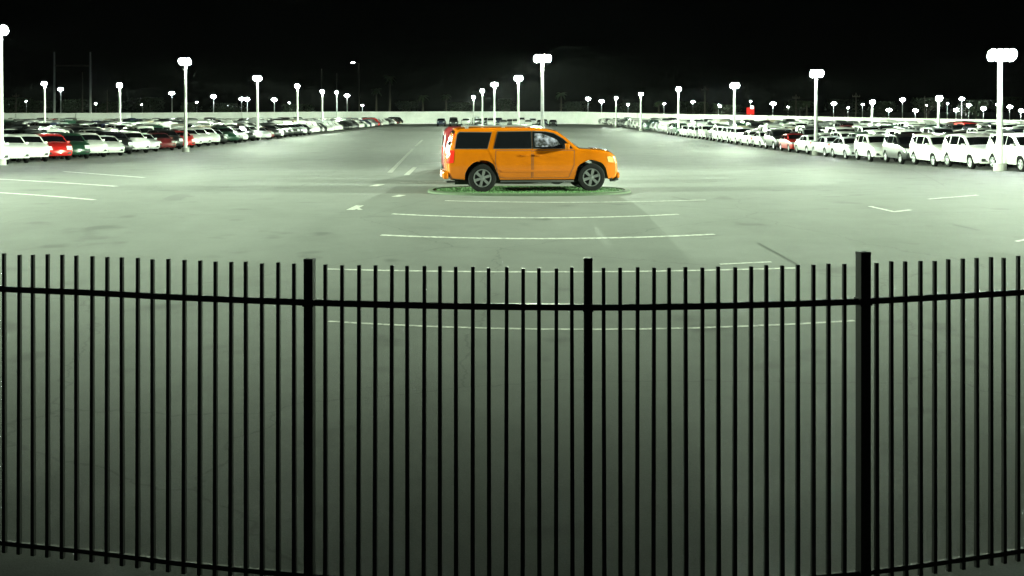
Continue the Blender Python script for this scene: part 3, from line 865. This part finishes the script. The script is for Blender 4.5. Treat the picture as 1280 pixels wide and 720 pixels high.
PK = [-50, -13, 5.8, 24, 41.6, 59.7, 78, 96, 115, 133.8, 153, 172.3, 191.4, 210.6, 230, 249.6, 269, 288.4, 308, 328, 348, 368, 407, 427.6, 448.2, 468.7, 489.1, 509.6, 529.8, 550, 570.4, 591,
      611.7, 632.5, 653.4, 674.3, 695, 715.6, 755.3, 775.4, 796, 816.5, 837, 857.6, 878, 898.2, 918.2, 938, 958, 977.6, 997, 1016.5, 1035.5, 1055,
      1096, 1114, 1132.2, 1150.4, 1168.2, 1186, 1203.5, 1221, 1238.4, 1255.2, 1272, 1288.5, 1304.8, 1320.5, 1336, 1351, 1366, 1381]
def tangent(px):
    a, b = fpos(px - 6), fpos(px + 6); return (b - a).normalized()
def picket(px):
    p = fpos(px); t = tangent(px); a = math.atan2(t.y, t.x); n = Vector((-t.y, t.x))
    q = p + n * .0
    top = CAMZ - 1.03 + rp.uniform(-.006, .006); bot = .09
    bm = bmesh.new(); w = .030
    rot = Matrix.Rotation(a, 3, 'Z')
    lean = rp.uniform(-.0025, .0025)
    box(bm, (0, 0, (top + bot) / 2), (w, w, top - bot))
    bmesh.ops.bevel(bm, geom=bm.edges[:], offset=.003, segments=1, affect='EDGES')
    # small pressed cap
    for v in bm.verts:
        if v.co.z > top - .004: v.co.x *= .8; v.co.y *= .8
    for v in bm.verts:
        v.co.x += lean * (v.co.z - bot); v.co = rot @ v.co; v.co.x += q.x; v.co.y += q.y
    fl('picket', bm)
for px in PK: picket(px)
def rail(px0, px1, z, h, d):
    bm = bmesh.new(); prev = None; n = 24
    for i in range(n + 1):
        px = px0 + (px1 - px0) * i / n; p = fpos(px); t = tangent(px); nn = Vector((-t.y, t.x))
        c = []
        e = .006
        for oy, oz in ((-d / 2, -h / 2 + e), (-d / 2, h / 2 - e), (-d / 2 + e, h / 2), (d / 2 - e, h / 2), (d / 2, h / 2 - e), (d / 2, -h / 2 + e), (d / 2 - e, -h / 2), (-d / 2 + e, -h / 2)):
            q = p + nn * oy; c.append(bm.verts.new((q.x, q.y, z + oz)))
        if prev:
            for k in range(8): bm.faces.new((prev[k], c[k], c[(k + 1) % 8], prev[(k + 1) % 8]))
        else: bm.faces.new(c)
        prev = c
    bm.faces.new(list(reversed(prev)))
    bmesh.ops.recalc_face_normals(bm, faces=bm.faces)
    return bm
for (a, wa), (b, wb) in zip(POSTS[:-1], POSTS[1:]):
    fl('rail', rail(a, min(b, 1380) , TOPR, .042, .036), True)
    fl('rail', rail(a, min(b, 1380), BOTR, .034, .036), True)
for px, w in POSTS:
    p = fpos(min(px, 1380)); t = tangent(min(px, 1370)); a = math.atan2(t.y, t.x)
    top = CAMZ - {387: .995, 735: .965, 1079: .955}.get(px, .97)
    bm = bmesh.new(); rot = Matrix.Rotation(a, 3, 'Z')
    box(bm, (p.x, p.y, top / 2 - .02), (w, w, top + .04), rot, bev=.004)
    box(bm, (p.x, p.y, top - .008), (w + .003, w + .003, .022), rot, bev=.005)
    box(bm, (p.x, p.y, TOPR), (w + .014, w + .014, .05), rot, bev=.003)
    box(bm, (p.x, p.y, .10), (w + .09, w + .09, .014), rot, bev=.003)
    po = fl('post', bm)

# ---------------------------------------------------------------- lot lamps
def ies_text():
    """batwing area-light distribution: flat ground illuminance out to the cut-off"""
    ang = [0, 10, 20, 30, 40, 50, 55, 60, 65, 70, 74, 77, 80, 82, 84, 85, 86, 87, 88, 89, 90, 91, 95, 130, 180]
    def cd(a):
        if a > 90: return 3.0
        c = max(math.cos(R(a)), 1e-3)
        v = min(1 / c ** 3, PEAK)
        if a > 86: v *= max(.25, 1 - (a - 86) / 6)
        return v * 1.0
    PEAK = 180.0
    s = 'IESNA:LM-63-2002\n[TEST] lot\nTILT=NONE\n1 -1 1.0 %d 1 1 2 0 0 0\n1.0 1.0 0\n' % len(ang)
    s += ' '.join('%g' % a for a in ang) + '\n0\n' + ' '.join('%.3f' % (cd(a) * 10) for a in ang) + '\n'
    return s
iest = bpy.data.texts.new('lot_light.ies'); iest.from_string(ies_text())
LCOL = (0.79, 1.0, 0.71)
def lamp_data(name, power):
    ld = bpy.data.lights.new(name, 'POINT'); ld.energy = power; ld.color = LCOL; ld.shadow_soft_size = .25
    ld.use_nodes = True; nt = ld.node_tree
    em = nt.nodes['Emission']; ie = nt.nodes.new('ShaderNodeTexIES'); ie.mode = 'INTERNAL'; ie.ies = iest
    nt.links.new(ie.outputs[0], em.inputs['Strength'])
    return ld
LPOW = 34.0
LD = lamp_data('lot_light', 40.0); LDM = lamp_data('lot_light_medium', 24.0); LDN = lamp_data('lot_light_low', 8.0); LDC = lamp_data('lot_light_high', 95.0)

def head_cluster(root, h, n, w, far=False, hr=None):
    """cross-arm and floodlight heads"""
    arm = bmesh.new(); tube(arm, (-w / 2, 0, h - .10), (w / 2, 0, h - .10), .045, n=8)
    link('crossarm', arm, M['polewhite'], root, True)
    for i in range(n):
        xx = 0 if n == 1 else -w / 2 + w * i / (n - 1)
        bm = bmesh.new(); s = .36 if n > 1 else .6
        rot = Matrix.Rotation(R(38), 3, 'X')
        box(bm, (xx, -.10, h + .10), (s * .9, .26, .36), rot, bev=.12)
        tube(bm, (xx, 0, h - .12), (xx, -.02, h + .05), .03, n=6)
        fo = link('floodlight', bm, M['housing'], root, True)
        bm = bmesh.new()
        mt = Matrix.Translation((xx, -.12 - .13 * math.cos(R(38)), h + .10 - .13 * math.sin(R(38)))) @ rot.to_4x4() @ Matrix.Diagonal((s * .58, .18, .32, 1))
        bmesh.ops.create_uvsphere(bm, u_segments=20, v_segments=12, radius=1, matrix=mt)
        link('lens', bm, M['lensfar'] if far else M['lens'], fo)
def lamp_pole(root, h, r=.11, z0=0):
    bm = bmesh.new(); tube(bm, (0, 0, .35), (0, 0, h), r, r * .6, 12); link('pole', bm, M['polewhite'], root, True)
    bm = bmesh.new(); tube(bm, (0, 0, 0), (0, 0, .36), r * 2.0, r * 1.9, 14); link('footing', bm, M['concrete'], root, True)

# (photo x, photo y of the head, distance, heads, label)
AISLE = [
    (1, 36, 63.5, 3, 'tall bright lamp pole at the far left edge above the white cars'),
    (232, 76, 92, 3, 'bright lamp pole beside the red hatchback in the left block'),
    (322, 97, 132, 3, 'bright lamp pole along the left aisle, next past the one by the red hatchback'),
    (372, 107, 172, 2, 'slimmer lit lamp pole along the left aisle, third in its line'),
    (403, 114, 215, 2, 'small lit lamp pole with a dark mast above it, left aisle'),
    (421, 115, 255, 1, 'small lit lamp pole nearest the end of the left car block'),
    (678, 72, 84, 4, 'bright wide lamp pole rising directly behind the orange suv'),
    (648, 97, 132, 3, 'lit lamp pole just left of the wide one behind the suv'),
    (618, 105, 166, 3, 'lit lamp pole third back in the middle line behind the suv'),
    (603, 113, 212, 2, 'lit lamp pole fourth back in the middle line behind the suv'),
    (592, 121, 270, 2, 'lit lamp pole farthest back in the middle line behind the suv'),
    (1250, 67, 51.5, 4, 'tall bright lamp pole nearest the big white cars in the right block'),
    (1020, 91, 84, 3, 'bright lamp pole beside the red sedan in the right block'),
    (918, 106, 122, 3, 'bright lamp pole along the right aisle left of the red lit sign'),
    (848, 111, 155, 2, 'lit lamp pole along the right aisle, fourth in its line'),
    (801, 117, 196, 2, 'lit lamp pole along the right aisle, fifth in its line'),
    (770, 122, 245, 1, 'lit lamp pole along the right aisle, sixth in its line'),
    (150, 106, 150, 2, 'lit lamp pole standing within the left block between two dark masts'),
    (56, 104, 165, 2, 'lit lamp with wide glow deep in the left block'),
    (1090, 127, 150, 2, 'low lit lamp pole deep in the right block, right of the tall aisle one'),
    (1173, 122, 125, 2, 'lit lamp pole inside the right block left of the tallest one'),
]
lamps_xy = []
for px, py, Y, n, lab in AISLE:
    x = (px - 640) / F * Y; z = gz(x, Y); h = CAMZ + (HOR - py) * Y / F - z
    root = tag(empty('street_lamp', (x, Y, z)), lab, 'street lamp', 'lit lamp poles of the parking lot')
    lamp_pole(root, h, .15 if Y < 100 else .17)
    head_cluster(root, h - .1, n, .30 * (n - 1) if n > 1 else .1)
    lo = bpy.data.objects.new('lamp_light', LDC if 580 < px < 700 else LDN if Y < 70 else (LDM if Y < 100 else LD)); col.objects.link(lo); lo.parent = root; lo.location = (0, -.45, h - .45)
# unseen poles added either side; their spots brighten the suv flank and near lot
for x, y, tx, ty, lab in ((-55, 24, 10, 38, 'added unseen flood pole lighting the lot from the left'), (55, 24, -10, 38, 'added unseen flood pole lighting the lot from the right')):
    z = gz(x, y); h = 12.0
    root = tag(empty('street_lamp', (x, y, z)), lab, 'street lamp', 'lit lamp poles of the parking lot')  # added unseen flood pole, shares name and group with the lot lamps
    lamp_pole(root, h, .15); head_cluster(root, h - .1, 3, 1.5)
    root.rotation_euler.z = math.atan2(ty - y, tx - x) + math.pi / 2
    ld = bpy.data.lights.new('added_flood', 'SPOT'); ld.energy = 185000; ld.color = LCOL; ld.spot_size = R(60); ld.spot_blend = 1.0; ld.shadow_soft_size = 1.2
    lo = bpy.data.objects.new('added_flood', ld); col.objects.link(lo)
    ad = Vector((tx - x, ty - y, 0)).normalized()
    lo.location = (x + ad.x * 1.0, y + ad.y * 1.0, h + z - .15)
    bm = bmesh.new(); box(bm, (0, -.75, h + .42), (2.6, 2.5, .05))  # plate added to stop the flood's light going up into the haze
    link('added_visor', bm, M['housing'], root)
    d = Vector((tx - x, ty - y, 3.5 - h)); lo.rotation_euler = d.to_track_quat('-Z', 'Y').to_euler()

FAR = [(76, 112, 'l'), (215, 117, 'l'), (267, 121, 'l'), (302, 124, 'l'), (309, 124.5, 'l'), (343, 125, 'l'), (434, 120, 'l'),
       (735, 124, 'r'), (752, 127, 'r'), (866, 128, 'r'), (898, 133, 'r'), (966, 130, 'r'), (1042, 130, 'r'), (1111, 138, 'r'), (1128, 125, 'r'), (1144, 138.5, 'r'),
       (1195, 138, 'r'), (1202, 124, 'r'), (1211, 132, 'r'), (1229, 136, 'r'), (1262, 134, 'r'), (1276, 139, 'r')]
FAR += [(33, 127, 'l'), (120, 130, 'l'), (178, 131, 'l'), (246, 128, 'l'), (285, 131, 'l'), (362, 129, 'l'), (453, 132, 'l'), (785, 131, 'r'), (830, 130, 'r'), (938, 127, 'r'), (985, 134, 'r'),
        (1060, 135, 'r'), (1078, 131, 'r'), (1158, 132, 'r'), (1184, 130, 'r'), (1246, 131, 'r')]
FAR.sort()
TINY = {33, 120, 178, 246, 285, 362, 453, 785, 830, 938, 985, 1060, 1078, 1158, 1184, 1246}
cnt = {'l': 0, 'r': 0}
for px, py, s_ in FAR:
    Y = random.Random(int(px)).uniform(345, 420); x = (px - 640) / F * Y; h = CAMZ + (HOR - py) * Y / F
    cnt[s_] += 1; k_ = .45 if px in TINY else 1.0
    where = 'left of the suv' if s_ == 'l' else 'right of the suv'
    root = tag(empty('street_lamp', (x, Y, -.02)), f'distant lit lamp beyond the wall, {ordw(cnt[s_])} from left, {where}', 'street lamp', 'distant lamps beyond the wall')
    bm = bmesh.new(); tube(bm, (0, 0, 0), (0, 0, h), .16, .12 * k_, 8); link('pole', bm, M['polewhite'], root, True)
    bm = bmesh.new(); box(bm, (0, -.05, h + .15), (1.3 * k_, .4, .6 * k_), bev=.15 * k_); fo = link('floodlight', bm, M['housing'], root, True)
    bm = bmesh.new(); bmesh.ops.create_uvsphere(bm, u_segments=16, v_segments=10, radius=1, matrix=Matrix.Translation((0, -.32, h + .13)) @ Matrix.Diagonal((.85 * k_, .25, .5 * k_, 1))); link('lens', bm, M['lensfar'], fo)

# ---------------------------------------------------------------- unlit masts, H-frame, palms, trees, red sign
def mast(px, ytop, Y, lab, r=.22, top_light=False, bar=0):
    x = (px - 640) / F * Y; h = CAMZ + (HOR - ytop) * Y / F
    root = tag(empty('utility_pole', (x, Y, -.02)), lab, 'utility pole', 'tall dark poles on the skyline')
    bm = bmesh.new(); tube(bm, (0, 0, 0), (0, 0, h), r, r * .65, 8); link('shaft', bm, M['wood'], root, True)
    if bar:
        bm = bmesh.new(); box(bm, (0, -.2, h - 1.0), (bar, .18, .22))
        for k in (-1, -.4, .4, 1): tube(bm, (k * bar * .46, -.2, h - .9), (k * bar * .46, -.2, h - .55), .07, n=6)
        link('crossarm', bm, M['wood'], root)
    if top_light:
        bm = bmesh.new(); tube(bm, (0, 0, h - .1), (-1.6, 0, h + .3), .07, n=6); link('arm', bm, M['wood'], root)
        bm = bmesh.new(); box(bm, (-1.9, 0, h + .28), (1.1, .45, .25), bev=.08); fo = link('lamp_head', bm, M['housing'], root)
        bm = bmesh.new(); box(bm, (-1.9, -.24, h + .20), (.95, .10, .18), bev=.01); link('lens', bm, M['lensfar'], fo)
    return root
mast(103, 90, 335, 'lone dark pole just inside the tall H-frame on the left skyline')
mast(402, 86, 335, 'dark mast rising behind the small lit lamp of the left aisle', .2)
mast(421, 91, 338, 'dark mast rising over the last lit lamp of the left block', .2)
mast(449, 79, 350, 'very tall thin pole with one small lit lamp high in the black sky', .14, True)
mast(881, 108, 330, 'dark pole between two lit lamps of the right aisle', .3, bar=2.2)
mast(1070, 116, 300, 'thin dark pole right of the tall lamp by the red sedan', .16, bar=2)
mast(1156, 120, 290, 'thin dark pole left of the lit lamp inside the right block', .14)
mast(995, 118, 310, 'thin dark pole left of the tall lamp by the red sedan', .14, bar=2)
mast(134, 112, 340, 'short dark pole left of the lamp within the left block', .16)
mast(20, 116, 330, 'short dark pole near the far left edge of the skyline', .16, bar=2)
Y = 330
HF = tag(empty('power_pylon', ((90 - 640) / F * Y, Y, 0)), 'tall dark H-frame power structure on the left skyline', 'power pylon')
for px in (68, 113):
    bm = bmesh.new(); xx = (px - 90) / F * Y; tube(bm, (xx, 0, 0), (xx, 0, CAMZ + 75 * Y / F), .38, .22, 8); link('pole', bm, M['polewhite'], HF, True)
bm = bmesh.new(); box(bm, (0, 0, CAMZ + 58 * Y / F), (45 / F * Y + .4, .25, .45)); link('crossbeam', bm, M['wood'], HF)

def palm(px, ytop, Y, lab, spread=2.2):
    rr = random.Random(px); x = (px - 640) / F * Y; h = CAMZ + (HOR - ytop) * Y / F
    root = tag(empty('palm_tree', (x, Y, -.02)), lab, 'palm tree', 'palms beyond the wall')
    bm = bmesh.new(); p = Vector((0, 0, 0))
    for i in range(8):
        q = Vector((math.sin(i * .4) * .12, 0, h * (i + 1) / 8)); tube(bm, p, q, .34 - .018 * i, .32 - .018 * i, 8); p = q
    link('trunk', bm, M['bark'], root, True)
    bm = bmesh.new()
    for k in range(26):
        a = rr.uniform(0, 6.28); up = rr.uniform(-.5, 1.1); L_ = spread * rr.uniform(.8, 1.15)
        pr = None; base = p.copy()
        for i in range(7):
            t = i / 6; rr_ = L_ * t; z = up * rr_ * .8 - 1.1 * (t ** 2) * L_ * .7
            c = base + Vector((math.cos(a) * rr_, math.sin(a) * rr_, z)); w = .30 * math.sin(math.pi * (t * .85 + .1)); n = Vector((-math.sin(a), math.cos(a), 0)) * w
            cur = (bm.verts.new(c + n - Vector((0, 0, w * .5))), bm.verts.new(c), bm.verts.new(c - n - Vector((0, 0, w * .5))))
            if pr:
                bm.faces.new((pr[0], pr[1], cur[1], cur[0])); bm.faces.new((pr[1], pr[2], cur[2], cur[1]))
            pr = cur
    link('crown', bm, M['palm'], root)
palm(487, 96, 318, 'tallest pale palm tree beyond the wall, left of the orange suv', 1.9)
palm(470, 112, 325, 'short dim palm tree just left of the tallest palm', 1.6)
palm(528, 120, 330, 'low palm tree between the tallest palm and the orange suv', 1.8)
palm(557, 119, 335, 'dim palm tree above the rear of the orange suv', 1.7)
palm(823, 128, 322, 'small palm tree between the fourth and fifth lamps of the right aisle', 1.5)
palm(895, 130, 330, 'small palm tree left of the bright lamp near the red sign', 1.5)
palm(1008, 128, 318, 'small palm tree just left of the tall lamp by the red sedan', 1.5)
palm(701, 117, 322, 'dim palm tree right of the wide lamp behind the suv', 1.6)

def tree(px, ytop, Y, lab, wpx):
    rr = random.Random(px * 7); x = (px - 640) / F * Y; h = CAMZ + (HOR - ytop) * Y / F; w = wpx / F * Y
    root = tag(empty('tree', (x, Y, -.02)), lab, 'tree', 'dark trees beyond the wall')
    bm = bmesh.new(); tube(bm, (0, 0, 0), (0, 0, h * .55), .35, .2, 8)
    cl = []
    for k in range(9):
        a = rr.uniform(0, 6.28); q = Vector((math.cos(a) * w * rr.uniform(.1, .42), math.sin(a) * w * .3, h * rr.uniform(.5, .92)))
        tube(bm, (0, 0, h * rr.uniform(.25, .5)), q, .12, .04, 5); cl.append((q, rr.uniform(.16, .30) * w))
    cl.append((Vector((0, 0, h * .85)), w * .25))
    link('trunk', bm, M['bark'], root)
    bm = bmesh.new()
    for q, r_ in cl:
        for i in range(170):
            v = Vector((rr.gauss(0, 1), rr.gauss(0, 1), rr.gauss(0, .8))).normalized() * r_ * rr.uniform(.55, 1.08)
            c = q + v; s = rr.uniform(.12, .30)
            if c.z > h: c.z = h - rr.random() * .6
            n = Vector((rr.gauss(0, 1), rr.gauss(0, 1), rr.gauss(0, 1))).normalized(); t = n.orthogonal().normalized() * s; b = n.cross(t)
            bm.faces.new([bm.verts.new(c + t), bm.verts.new(c + b * .7), bm.verts.new(c - t), bm.verts.new(c - b * .7)])
    link('crown', bm, M['leaf'], root)
tx = [(12, 122, 50), (48, 126, 40), (95, 124, 46), (140, 127, 40), (188, 122, 50), (236, 128, 36), (288, 129, 44), (372, 130, 38), (508, 126, 30), (575, 128, 40), (632, 124, 40), (716, 127, 36),
      (790, 128, 40), (868, 127, 44), (905, 131, 34), (1000, 126, 42), (1056, 124, 46), (1105, 127, 44), (1160, 122, 50), (1220, 125, 46), (1268, 121, 50)]
for i, (px, yt, w) in enumerate(tx):
    tree(px, yt, 360 + (i * 37) % 50, f'dark leafy tree beyond the white wall, {ordw(i + 1)} from the left of the skyline', w)
# small lit red sign over the wall
Y = 325; x = (938 - 640) / F * Y
SG = tag(empty('sign', (x, Y, 0)), 'small red lit sign panel above the wall right of the bright lamp', 'sign')
zb, zt = CAMZ - 3 * Y / F, CAMZ + 8 * Y / F
bm = bmesh.new(); box(bm, (0, 0, (zb + zt) / 2 - .3), (2.1, .5, zt - zb - .6), bev=.05); link('panel', bm, M['redglow'], SG)
bm = bmesh.new(); box(bm, (-1.2, .1, zb / 2), (.25, .25, zb)); box(bm, (1.2, .1, zb / 2), (.25, .25, zb)); link('support', bm, M['wood'], SG)
bm = bmesh.new(); box(bm, (.4, -.3, zt - .5), (.9, .12, .8), bev=.03); link('lit_emblem', bm, M['winglow'], SG)

# ---------------------------------------------------------------- haze
HAZE = True
if HAZE:
    bm = bmesh.new(); box(bm, (0, 210, 18), (900, 560, 42))
    hm = bpy.data.materials.new('haze'); hm.use_nodes = True; nt = hm.node_tree
    nt.nodes.remove(nt.nodes['Principled BSDF'])
    v = nt.nodes.new('ShaderNodeVolumePrincipled'); v.inputs['Color'].default_value = (.9, .95, 1, 1); v.inputs['Density'].default_value = 0.000008
    v.inputs['Anisotropy'].default_value = 0.75
    nt.links.new(v.outputs[0], nt.nodes['Material Output'].inputs['Volume'])
    tag(link('haze', bm, hm), kind='stuff')

# ---------------------------------------------------------------- night sky
w = bpy.data.worlds.new('World'); sc.world = w; w.use_nodes = True
nt = w.node_tree; bg = nt.nodes['Background']
sky = nt.nodes.new('ShaderNodeTexSky'); sky.sky_type = 'NISHITA'; sky.sun_disc = False
sky.sun_elevation = R(30); sky.sun_rotation = R(200)
nt.links.new(sky.outputs[0], bg.inputs['Color']); bg.inputs['Strength'].default_value = 0.000008
ml = bpy.data.lights.new('moon', 'SUN'); ml.energy = 0.01; ml.angle = R(.5); ml.color = (.8, .9, 1)
mo = bpy.data.objects.new('moon', ml); col.objects.link(mo)
mo.rotation_euler = (R(60), 0, R(-20))

# ---------------------------------------------------------------- camera
cd = bpy.data.cameras.new('camera'); cam = bpy.data.objects.new('camera', cd); col.objects.link(cam)
cam.location = (0, 0, CAMZ); cam.rotation_euler = (R(90), 0, 0)
cd.sensor_width = 36; cd.lens = F / 1280 * 36; cd.shift_y = -(360 - HOR) / 1280
cd.clip_start = .1; cd.clip_end = 12000
sc.camera = cam
sc.view_settings.view_transform = 'Standard'; sc.view_settings.look = 'None'
sc.view_settings.exposure = 2.4; sc.view_settings.gamma = 1
sc.cycles.use_denoising = True
sc.cycles.max_bounces = 5; sc.cycles.volume_bounces = 0; sc.cycles.diffuse_bounces = 2; sc.cycles.glossy_bounces = 3; sc.cycles.transmission_bounces = 2
sc.cycles.sample_clamp_indirect = 4
sc.cycles.use_light_tree = True
